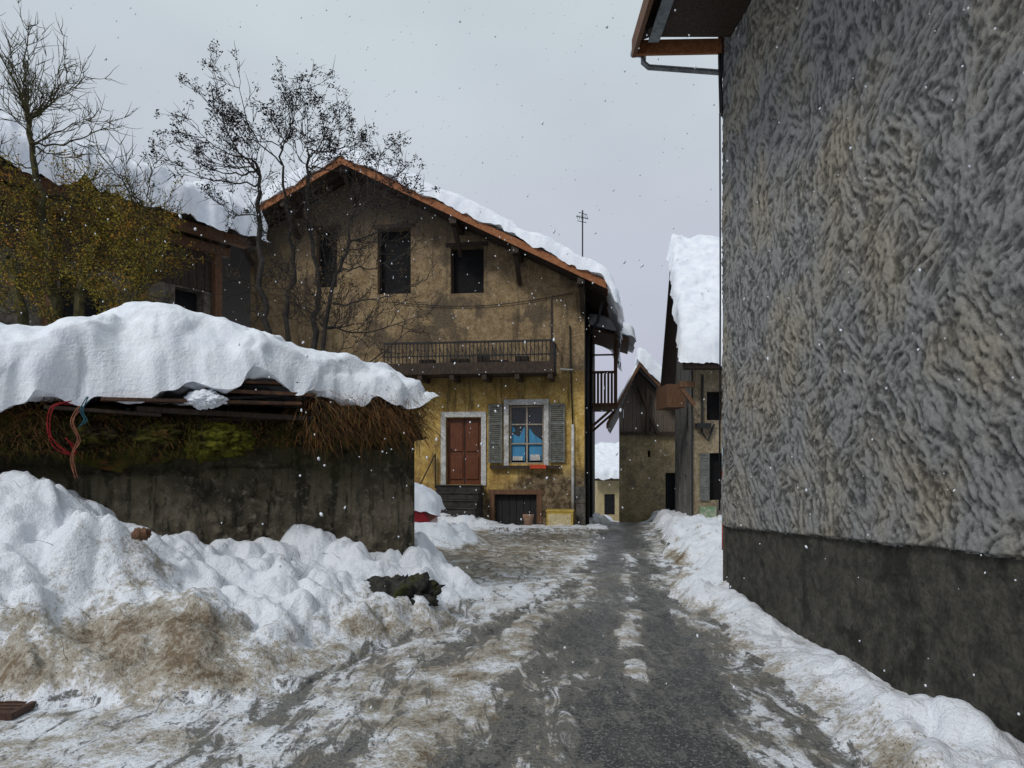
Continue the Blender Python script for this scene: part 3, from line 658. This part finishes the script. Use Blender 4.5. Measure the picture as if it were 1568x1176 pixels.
# ------------------------------------------------------------------ left barn
lb=empty('timber_barn')
E1=np.array([-9.7,14.0]); LD=np.array([.527,.85]); LN=np.array([.85,-.527]); ZE=7.40
E1=E1-LD*6; LL=11.9
def L(s,o,z): p=E1+LD*s+LN*o; return Vector((p[0],p[1],z))
def lbx(b,s0,s1,o0,o1,z0,z1,mi=0): b.box(L(s0,o0,z0),L(s1,o0,z0)-L(s0,o0,z0),L(s0,o1,z0)-L(s0,o0,z0),(0,0,z1-z0),mi)
def LM(a,o,z): return L(a,-1.0+o,z)
M_barn=simple('barn_plaster',(.10,.085,.07),(.19,.16,.125),3,.9,.9,.03,c3=(.07,.06,.05))
b_=B(); wallgrid(b_,LM,0,LL-.3,-.5,lambda a: ZE+.2,[(10.3,11.1,4.6,5.8),(7.6,8.6,4.4,5.6),(5,6,4.4,5.6)],.3,0,1,0)
b_.add([L(LL-.3,-1,-.5),L(LL-.3,-8,-.5),L(LL-.3,-8,ZE+2.3),L(LL-.3,-1,ZE+.2)],[(0,1,2,3)],0)
for s in np.arange(.1,LL-.4,.22): lbx(b_,s,s+.205,-.995,-.96,5.85,ZE+.15,2)
for s in (7.2,9.2,11.3): lbx(b_,s,s+.2,-.96,-.80,3.0,ZE-.6,3)
lbx(b_,0,LL-.2,-.95,-.75,ZE-.60,ZE-.38,3)
b_.obj('walls',[M_barn,M_dark,M_wooddk,M_woodbr],lb)
b_=B(); up=(L(0,-7.5,2.3)-L(0,0,0))
b_.box(L(-.2,0,ZE),L(LL,0,0)-L(-.2,0,0),up,(0,0,.1),0)
for s in np.arange(.1,LL,.7): b_.beam(L(s,-.05,ZE-.08),L(s,-1.8,ZE+.45),.12,.16,0)
b_.box(L(-.2,.0,ZE-.14),L(LL,0,0)-L(-.2,0,0),L(0,.04,0)-L(0,0,0),(0,0,.24),0)
b_.box(L(LL,.0,ZE-.14),L(LL+.04,0,0)-L(LL,0,0),up,(0,0,.26),0)
lbx(b_,0,LL-.1,-.35,-.15,ZE-.42,ZE-.20,1)
b_.tube([L(0,.1,ZE-.02),L(LL,.1,ZE-.06)],.065,8,0)
b_.obj('roof',[M_wooddk,M_woodbr],lb)
def lP(u,v): 
    return E1[0]+LD[0]*u+LN[0]*v, E1[1]+LD[1]*u+LN[1]*v, ZE+.08-v*.307-.16*np.clip(v/.3,0,1.3)
slab('roof_snow',lP,-.3,LL+.15,-7.6,.40,.62,.3,.06,M_snow,lb,80,.14,.25,.22,.06)

# ------------------------------------------------------------------ right mid building
ch=empty('alley_chalet'); 
M_beige=simple('beige_plaster',(.24,.185,.115),(.36,.29,.19),2.5,.9,.8,.02,c3=(.14,.12,.10))
M_greyp=simple('grey_plaster',(.13,.125,.115),(.21,.20,.185),2.5,.9,.8,.02,c3=(.08,.075,.07))
def AM(a,o,z): return Vector((4.39+a,18.0-o,z))
def AS(a,o,z): return Vector((4.39+.16*a-o,18.0+a,z))
b_=B(); wallgrid(b_,AM,0,4.5,-1.2,lambda a:3.95,[(.42,.78,.55,1.7),(.35,.75,2.5,3.2)],.2,0,2,0)
wallgrid(b_,AS,0,7.0,-1.8,lambda a: 3.9+ (3.5*min(a,3.5)/3.5 if a<3.5 else 3.5*(7-a)/3.5),[(2.0,2.8,-1.0,1.1),(1.2,1.8,1.9,2.9),(4.2,5.0,-1.2,1.0)],.25,1,2,1)
b_.obj('walls',[M_beige,M_greyp,M_dark],ch)
b_=B(); ez=3.75; rz=7.35; rx=4.06
b_.box((rx,17.4,ez),(5.2,0,0),(.56,4.1,rz-ez),(0,0,.12),0)
b_.box((rx+.56,21.5,rz),(5.2,0,0),(.5,4.1,ez-rz),(0,0,.12),0)
b_.box((rx-.04,17.38,ez-.10),(.04,0,0),(.56,4.12,rz-ez),(0,0,.24),0)
b_.bx(rx-.03,9,17.34,17.396,ez-.10,ez+.12,0)
b_.tube([(rx-.05,17.28,ez-.02),(9,17.28,ez-.02)],.06,8,0)
for i in range(5): b_.beam((rx+.02+.1*i,17.6+i*.75,ez+.08+i*.66),(4.8+.1*i,17.6+i*.75,ez+.08+i*.66),.12,.14,0)
b_.bx(4.02,4.385,17.7,17.85,3.28,3.42,1); b_.beam((4.06,17.78,3.28),(4.385,17.78,2.85),.09,.09,1)
b_.bx(4.02,4.5,19.2,20.6,2.9,3.0,1); b_.bx(4.02,4.06,19.2,20.6,3.0,3.5,1); b_.bx(4.061,4.5,19.2,19.25,3.0,3.5,1)
b_.obj('roof',[M_wooddk,M_woodbr],ch)
def cP(u,v): return rx+.0+u+.137*v, 17.3+v, ez+.14+.878*v
slab('roof_snow',cP,-.14,5.2,-.12,4.25,.54,.28,.05,M_snow,ch,90,.09,.2,.10,.05)
b_=B()
for a in (.18,.80):
    b_.bx(4.39+a,4.39+a+.22,17.94,17.985,.55,1.7,0)
    for q in np.arange(.6,1.68,.07): b_.bx(4.39+a+.02,4.39+a+.2,17.925,17.94,q,q+.04,0)
b_.obj('shutters',M_shut,ch)
b_=B(); b_.tube([(4.62,17.93,3.6),(4.6,17.93,2.2),(4.75,17.93,2.0),(4.9,17.93,2.4)],.03,6); b_.tube([(4.37,17.93,3.7),(4.37,17.93,-.4)],.02,6); b_.bx(4.45,4.8,17.8,17.99,2.3,2.42)
b_.obj('pipes',M_metal,ch)
b_=B(); b_.bx(4.55,4.95,17.9,17.97,.0,.4,0); b_.obj('noticeboard',simple('board_paint',(.4,.4,.3),(.10,.25,.12),14,.6),ch)
b_=B(); p=W(1107,842,9.4); 
for i in range(4): b_.tube([p+Vector((0,0,.34*i)),p+Vector((0,0,.34*(i+1)-.002))],.014,8,i%2)
b_.obj('snow_marker_pole',[simple('red_paint',(.35,.03,.02),(.4,.05,.03),9,.5,0),simple('pale_blue_paint',(.35,.45,.55),(.45,.55,.6),9,.5,0)],None,True)

# ------------------------------------------------------------------ far chalet
fc=empty('gable_chalet')
M_tan=simple('tan_plaster',(.22,.17,.09),(.36,.28,.16),2.2,.9,.9,.03,c3=(.15,.12,.085))
d=30.0; k=d/F
def X(px): return (px-CX)*k
def Z(py): return EYE+(HZ-py)*k
px0,px1,pk=948,1062,976
zp=Z(566)
def ftop(a):
    x=X(px0)+a
    return zp-(X(pk)-x)*2.05 if x<X(pk) else zp-(x-X(pk))*.98
b_=B(); 
def FM(a,o,z): return Vector((X(px0)+a,d-o,z))
zw=Z(664)
wallgrid(b_,FM,0,X(px1)-X(px0),-3,lambda a:min(zw,ftop(a)),[(X(1019)-X(px0),X(1036)-X(px0),Z(806),Z(724)),(X(992)-X(px0),X(996)-X(px0),Z(700),Z(690))],.25,0,1,0)
b_.add([(X(px0),d,-3),(X(px0)+1.2,d+8,-3),(X(px0)+1.2,d+8,zw),(X(px0),d,zw)],[(0,1,2,3)],0)
for i in range(34):
    a=i*.09; a2=a+.08; x=X(px0)+a
    if x>X(px1): break
    t=min(ftop(a),ftop(a2))-.05
    if t>zw: b_.box((x,d-.02+.02*(i%2),zw),(.08,0,0),(0,.04,0),(0,0,t-zw),2)
b_.add([(X(px0),d+.05,zw),(X(px1),d+.05,zw),(X(px1),d+.05,ftop(X(px1)-X(px0))),(X(pk),d+.05,zp)],[(0,1,2,3)],1)
b_.beam((X(950),d-.1,zw),(X(1040),d-.1,zw),.2,.14,3); b_.beam((X(pk),d-.3,zp-.7),(X(1005),d-.2,zw),.12,.12,3)
b_.beam((X(990),d-.3,zp-.8),(X(990),d-.2,zw),.12,.12,3)
b_.obj('walls',[M_tan,M_dark,M_greywood,M_wooddk],fc)
b_=B(); yb=d-.9
pkp=Vector((X(974),yb,Z(566)+.1)); pl=Vector((X(924),yb,Z(655))); pr=Vector((X(1052),yb,Z(648)))
back=Vector((1.35,9,0))
b_.box(pl,pkp-pl,back,(0,0,.12),0); b_.box(pkp,pr-pkp,back,(0,0,.12),0)
b_.box(pl+Vector((0,-.04,-.08)),pkp-pl,(0,.036,0),(0,0,.22),1); b_.box(pkp+Vector((0,-.04,-.08)),pr-pkp,(0,.036,0),(0,0,.22),1)
b_.obj('roof',[M_wooddk,M_woodbr],fc)
sR=(pr.z-pkp.z)/(pr.x-pkp.x)
def fP(u,v): return pkp.x+u+.15*v, yb+v, pkp.z+.11+sR*u
slab('roof_snow',fP,-.12,pr.x-pkp.x+.2,-.12,9.0,.72,.25,.07,M_snow,fc,95,.06,.15,.05,.04)
sL=(pkp.z-pl.z)/(pkp.x-pl.x)
def fP2(u,v): return pl.x+u+.15*v, yb+v, pl.z+.1+sL*u
slab('roof_snow_b',fP2,0,pkp.x-pl.x,1.5,9.0,.3,.2,.07,M_snow,fc,97,.06,.15,.05,.02)
dh=empty('distant_house'); b_=B()
b_.bx(5.1,9.5,44,50,-4,.4,0); b_.bx(5.5,6.1,43.97,43.995,-1.8,-.6,1)
b_.obj('walls',[simple('pale_yellow_wall',(.42,.33,.17),(.52,.43,.25),3,.9),M_dark],dh)
def dP(u,v): return 4.7+u, 43.2+v, .35+.36*v
slab('roof_snow',dP,0,5.2,0,5,.45,.3,.1,M_snow,dh,99,.12,.2,.12,.06)
b_=B(); b_.box((4.75,43.25,.22),(5.1,0,0),(0,4.9,1.76),(0,0,.1)); b_.obj('roof',M_wooddk,dh)

# ------------------------------------------------------------------ snow covered red car
car=empty('snow_covered_car'); b_=B()
cx0,cx1,cy0,cy1,cz=-5.40,-1.60,14.3,15.9,-.26
prof=[(0,.35),(0.0,.62),(.12,.82),(.95,.92),(1.35,1.32),(2.7,1.38),(3.35,.98),(3.72,.88),(3.8,.7),(3.8,.35)]
prof=[(3.8-x,z) for x,z in prof][::-1]
n=len(prof); vs=[]
for yy,ins in ((cy0,0),(cy0+.02,0),(cy1-.02,0),(cy1,0)):
    for x,z in prof:
        t=.16*max(0,(z-.9)/.45); yo=yy+(t if yy<15 else -t); vs.append((cx0+x,yo,cz+z))
fs=[tuple(range(n))[::-1],tuple(range(3*n,4*n))]
for r in range(3):
    for i in range(n): j=(i+1)%n; fs.append((r*n+i,r*n+j,(r+1)*n+j,(r+1)*n+i))
b_.add(vs,fs,0)
for (x0,x1) in ((1.05,1.75),(1.85,2.6)):
    b_.add([(cx0+x0+.1,cy0+.02,cz+.93),(cx0+x1,cy0+.02,cz+.93),(cx0+x1-.05,cy0+.115,cz+1.27),(cx0+x0+.25,cy0+.115,cz+1.27)],[(0,1,2,3)],1)
for x in (.7,3.05):
    for y in (cy0-.02,cy1-.18): b_.tube([(cx0+x,y,cz+.31),(cx0+x,y+.2,cz+.31)],.31,18,2)
b_.obj('body',[simple('red_car_paint',(.28,.012,.018),(.34,.02,.03),3,.3,.0),M_glass,M_dark],car,False,.03)
def kP(u,v): 
    return cx0+u, cy0+v, cz+np.interp(u,[0,.1,.45,1.1,2.45,2.85,3.7,3.9],[.80,.86,.96,1.36,1.34,.97,.86,.78])
slab('snow_blanket',kP,-.08,3.95,-.06,1.7,.40,.35,.045,M_snow,car,98,.05,.2,.08,.04)

# ------------------------------------------------------------------ trees
def twig(b,p,d,Ln,r,rr,up=.15,seg=4,mi=0,k=3,wig=.25):
    pts=[p]; d=d.normalized()
    for i in range(seg):
        d=(d+Vector((rr.uniform(-wig,wig),rr.uniform(-wig,wig),rr.uniform(-wig,wig)+up))).normalized(); pts.append(pts[-1]+d*Ln/seg)
    b.tube(pts,[r*(1-.75*i/seg) for i in range(seg+1)],k,mi,False); return pts,d
def rdir(rr,d,ang):
    x=d.cross(Vector((rr.uniform(-1,1),rr.uniform(-1,1),rr.uniform(-1,1)))).normalized()
    return (d*math.cos(ang)+x*math.sin(ang)).normalized()
def cluster(b,p,rr,n,rad,sz,mi,drop=.5):
    for i in range(n):
        c=p+Vector((rr.gauss(0,rad),rr.gauss(0,rad),rr.gauss(0,rad)-rad*drop)); u=Vector((rr.uniform(-1,1),rr.uniform(-1,1),rr.uniform(-1,.3))).normalized()*sz*rr.uniform(.6,1.5)
        v=u.cross(Vector((rr.uniform(-1,1),rr.uniform(-1,1),rr.uniform(-1,1)))).normalized()*sz*rr.uniform(.25,.6)
        b.add([c-u,c+v*.9,c+u,c-v],[(0,1,2,3)],mi)
def make_tree(name,stems,targets,mats,seed,clus,side_n,l1,l2,lim_r,depthj,kids=(3,5)):
    rr=random.Random(seed); b=B(); stempts=[]
    for st in stems:
        P=spl([Vector(p) for p,_ in st],6); n=len(P); R_=np.interp(np.linspace(0,len(st)-1,n),range(len(st)),[r for _,r in st]).tolist()
        for i in range(1,n-1): P[i]+=Vector((rr.uniform(-.04,.04),rr.uniform(-.04,.04),0))
        b.tube(P,R_,8,0); stempts+=list(zip(P,R_))
    for (T,kind) in targets:
        T=Vector(T)+Vector((0,rr.uniform(-depthj,depthj),0))
        cand=[(p,r) for p,r in stempts if p.z<T.z-.15*(T-p).length and p.z>.9]
        if not cand: cand=stempts
        p,r=min(cand,key=lambda q:(q[0]-T).length+rr.uniform(0,.7)); D=T-p; Ln=D.length
        mid=p+D*.5+Vector((rr.uniform(-.12,.12),rr.uniform(-.12,.12),-.10))*Ln
        P=spl([p,mid,T],6); n=len(P); r0=min(r*.8,lim_r*max(.4,Ln/2.0)); R_=[r0*(1-.8*i/(n-1)) for i in range(n)]
        P=[q+Vector((rr.uniform(-.03,.03),rr.uniform(-.03,.03),rr.uniform(-.03,.03))) if 0<i<n-1 else q for i,q in enumerate(P)]
        b.tube(P,R_,5,0,False)
        ns=max(4,int(side_n*Ln/2)); dirL=D.normalized()
        for j in range(ns):
            f=.12+.88*(j+rr.random())/ns; f=min(f,.999); idx=min(int(f*(n-1)),n-2); q=P[idx].lerp(P[idx+1],f*(n-1)-idx)
            d1=rdir(rr,dirL,rr.uniform(.4,1.1)); pts,dd=twig(b,q,d1,rr.uniform(*l1)*(1.15-.5*f),max(.0065,R_[idx]*.5),rr,.16,5,0,4)
            clus(b,pts,rr,kind,1)
            for k2 in range(rr.randint(*kids)):
                ii=rr.randint(1,len(pts)-1); d2=rdir(rr,(pts[ii]-pts[ii-1]).normalized(),rr.uniform(.4,1.0))
                p2,_=twig(b,pts[ii],d2,rr.uniform(*l2),.006,rr,.12,3,0,3); clus(b,p2,rr,kind,2)
    return b.obj(name,mats,None)
M_bark=simple('dark_bark',(.022,.019,.017),(.052,.045,.039),14,.9,.8,.01)
M_seed=simple('dry_seed_clusters',(.010,.007,.008),(.028,.020,.018),20,.9,0)
M_leafb=simple('brown_leaves',(.05,.032,.015),(.11,.068,.026),20,.8,0)
M_lich=simple('lichen',(.14,.115,.014),(.34,.25,.028),25,.9,0); M_lich2=simple('orange_lichen',(.30,.13,.015),(.44,.22,.03),25,.9,0); M_barkm=simple('mossy_bark',(.030,.026,.015),(.085,.074,.026),10,.9,.8,.01)
D2=11.6
def cl2(b,pts,rr,kind,lv):
    if kind=='s':
        if rr.random()<(.70 if lv==1 else .42): cluster(b,pts[-1],rr,20,.036,.023,1,.4)
        if lv==1 and rr.random()<.25: cluster(b,pts[-2],rr,12,.032,.022,1,.4)
    elif kind=='l':
        for q in pts[1:]:
            if rr.random()<.4: cluster(b,q,rr,3,.035,.020,2,.6)
base=W(430,700,D2); base.z=-.1
st=[[((base),.07),(W(415,560,D2),.055),(W(400,440,D2),.046),(W(398,330,D2),.036),(W(392,250,D2),.022)],
    [(base+Vector((.5,.2,0)),.06),(W(480,540,D2),.05),(W(488,430,D2+.2),.038),(W(470,320,D2+.2),.03),(W(470,230,D2),.018)],
    [(base+Vector((.3,.1,0)),.05),(W(440,520,D2+.3),.04),(W(450,400,D2+.3),.032),(W(435,300,D2+.3),.022),(W(430,220,D2+.3),.013)],
    [(base+Vector((.6,-.1,0)),.04),(W(500,500,D2-.3),.032),(W(525,400,D2-.4),.024),(W(545,320,D2-.3),.014)]]
tg=[(W(*p,D2),'s') for p in [(345,135),(385,140),(440,118),(468,112),(520,145),(300,190),(255,212),(262,250),(350,190),(420,180),(495,165),(530,185),(612,215),(590,245),(555,235),(310,290),(450,230),(360,240),(430,150),(620,265),(480,200),(325,165),(400,210),(510,240),(290,240),(570,285),(575,210)]]
rr=random.Random(3)
tg+=[(W(*p,D2),'l') for p in [(560,300),(600,340),(640,400),(660,440),(660,480),(600,460),(635,500),(560,400),(360,350),(330,400),(440,330),(520,380),(450,420),(580,510),(380,440),(500,340),(530,460)]]
tg+=[(W(rr.uniform(340,560),rr.uniform(280,490),D2),'l') for _ in range(30)]
make_tree('ash_tree',st,tg,[M_bark,M_seed,M_leafb],21,cl2,11,(.3,.7),(.15,.36),.022,.8,(3,5))
D1=10.4
def cl1(b,pts,rr,kind,lv):
    if kind=='m':
        orange=rr.random()<.14
        for q in pts:
            if rr.random()<.62: cluster(b,q,rr,5,.035,.020,2 if (orange or rr.random()<.06) else 1,0)
base=W(75,700,D1); base.z=-.1
st=[[(base,.11),(W(85,520,D1),.09),(W(75,400,D1),.07),(W(60,280,D1),.045),(W(45,180,D1),.028)],
    [(base+Vector((.3,0,0)),.08),(W(120,480,D1),.07),(W(140,400,D1+.3),.05),(W(170,320,D1+.3),.03)],
    [(base+Vector((.9,0,0)),.06),(W(200,520,D1),.05),(W(215,420,D1+.3),.04),(W(235,320,D1+.3),.025)],
    [(base+Vector((-.5,0.2,0)),.08),(W(30,480,D1),.07),(W(0,380,D1+.3),.05),(W(-40,280,D1+.3),.03)]]
tg=[(W(*p,D1),'t') for p in [(30,20),(60,45),(15,75),(90,110),(130,115),(40,130),(160,190),(5,140),(110,170),(-30,60),(170,240),(210,230),(70,90),(20,110),(60,160),(40,60),(100,140),(140,150),(0,40),(80,200)]]
tg+=[(W(*p,D1),'m') for p in [(20,280),(150,320),(200,330),(230,340),(250,370),(260,410),(200,400),(140,380),(160,440),(100,430),(60,380),(20,350),(30,440),(90,330),(-40,300),(-30,400),(210,450),(60,310),(0,300),(180,350),(110,390),(50,420)]]
tg+=[(W(*p,D1),'t') for p in [(70,230),(110,270),(130,250),(200,290),(240,290),(20,240),(160,270)]]
tg+=[(W(rr.uniform(-40,265),rr.uniform(290,480),D1),'m') for _ in range(46)]
make_tree('lichen_covered_tree',st,tg,[M_barkm,M_lich,M_lich2],33,cl1,16,(.3,.7),(.12,.36),.026,.9,(3,5))
rr=random.Random(5); b_=B()
for i in range(200):
    x=rr.uniform(-4.2,-.5); y=rr.uniform(4.8,8.6)
    hl,sp,rl=bank_left(np.array([x]),np.array([y]))
    if hl[0]<.05: continue
    zt_,_,_=terrain(np.array([x]),np.array([y]),'left'); p=Vector((x,y,float(zt_[0])-.02))
    twig(b_,p,Vector((rr.uniform(-1,1),rr.uniform(-1,1),rr.uniform(.1,1))),rr.uniform(.05,.2),.0026,rr,0,3,0,3,.3)
b_.obj('dry_stalks',M_leafb)

# ------------------------------------------------------------------ falling snow
rr=random.Random(11); b_=B()
ico=[(0,0,1),(.894,0,.447),(.276,.851,.447),(-.724,.526,.447),(-.724,-.526,.447),(.276,-.851,.447),(.724,.526,-.447),(-.276,.851,-.447),(-.894,0,-.447),(-.276,-.851,-.447),(.724,-.526,-.447),(0,0,-1)]
icf=[(0,1,2),(0,2,3),(0,3,4),(0,4,5),(0,5,1),(1,6,2),(2,7,3),(3,8,4),(4,9,5),(5,10,1),(6,7,2),(7,8,3),(8,9,4),(9,10,5),(10,6,1),(11,7,6),(11,8,7),(11,9,8),(11,10,9),(11,6,10)]
for i in range(2400):
    y=rr.uniform(1.8,18); x=rr.uniform(-.75,.75)*y; z=EYE+rr.uniform(-.35,.64)*y
    if x>2.25: continue
    if y<9 and x<-1 and z<2.9 : continue
    if z<.2: continue
    r=rr.uniform(.0028,.0068)*(.5+y/14); st_=rr.uniform(1,1.9); tl=rr.uniform(-.7,.7)
    vs=[]
    for v in ico:
        vx,vy,vz=v[0]*r,v[1]*r,v[2]*r*st_; vs.append((x+vx*math.cos(tl)+vz*math.sin(tl),y+vy,z-vx*math.sin(tl)+vz*math.cos(tl)))
    b_.add(vs,icf)
b_.obj('falling_snow',M_snow,None,True)
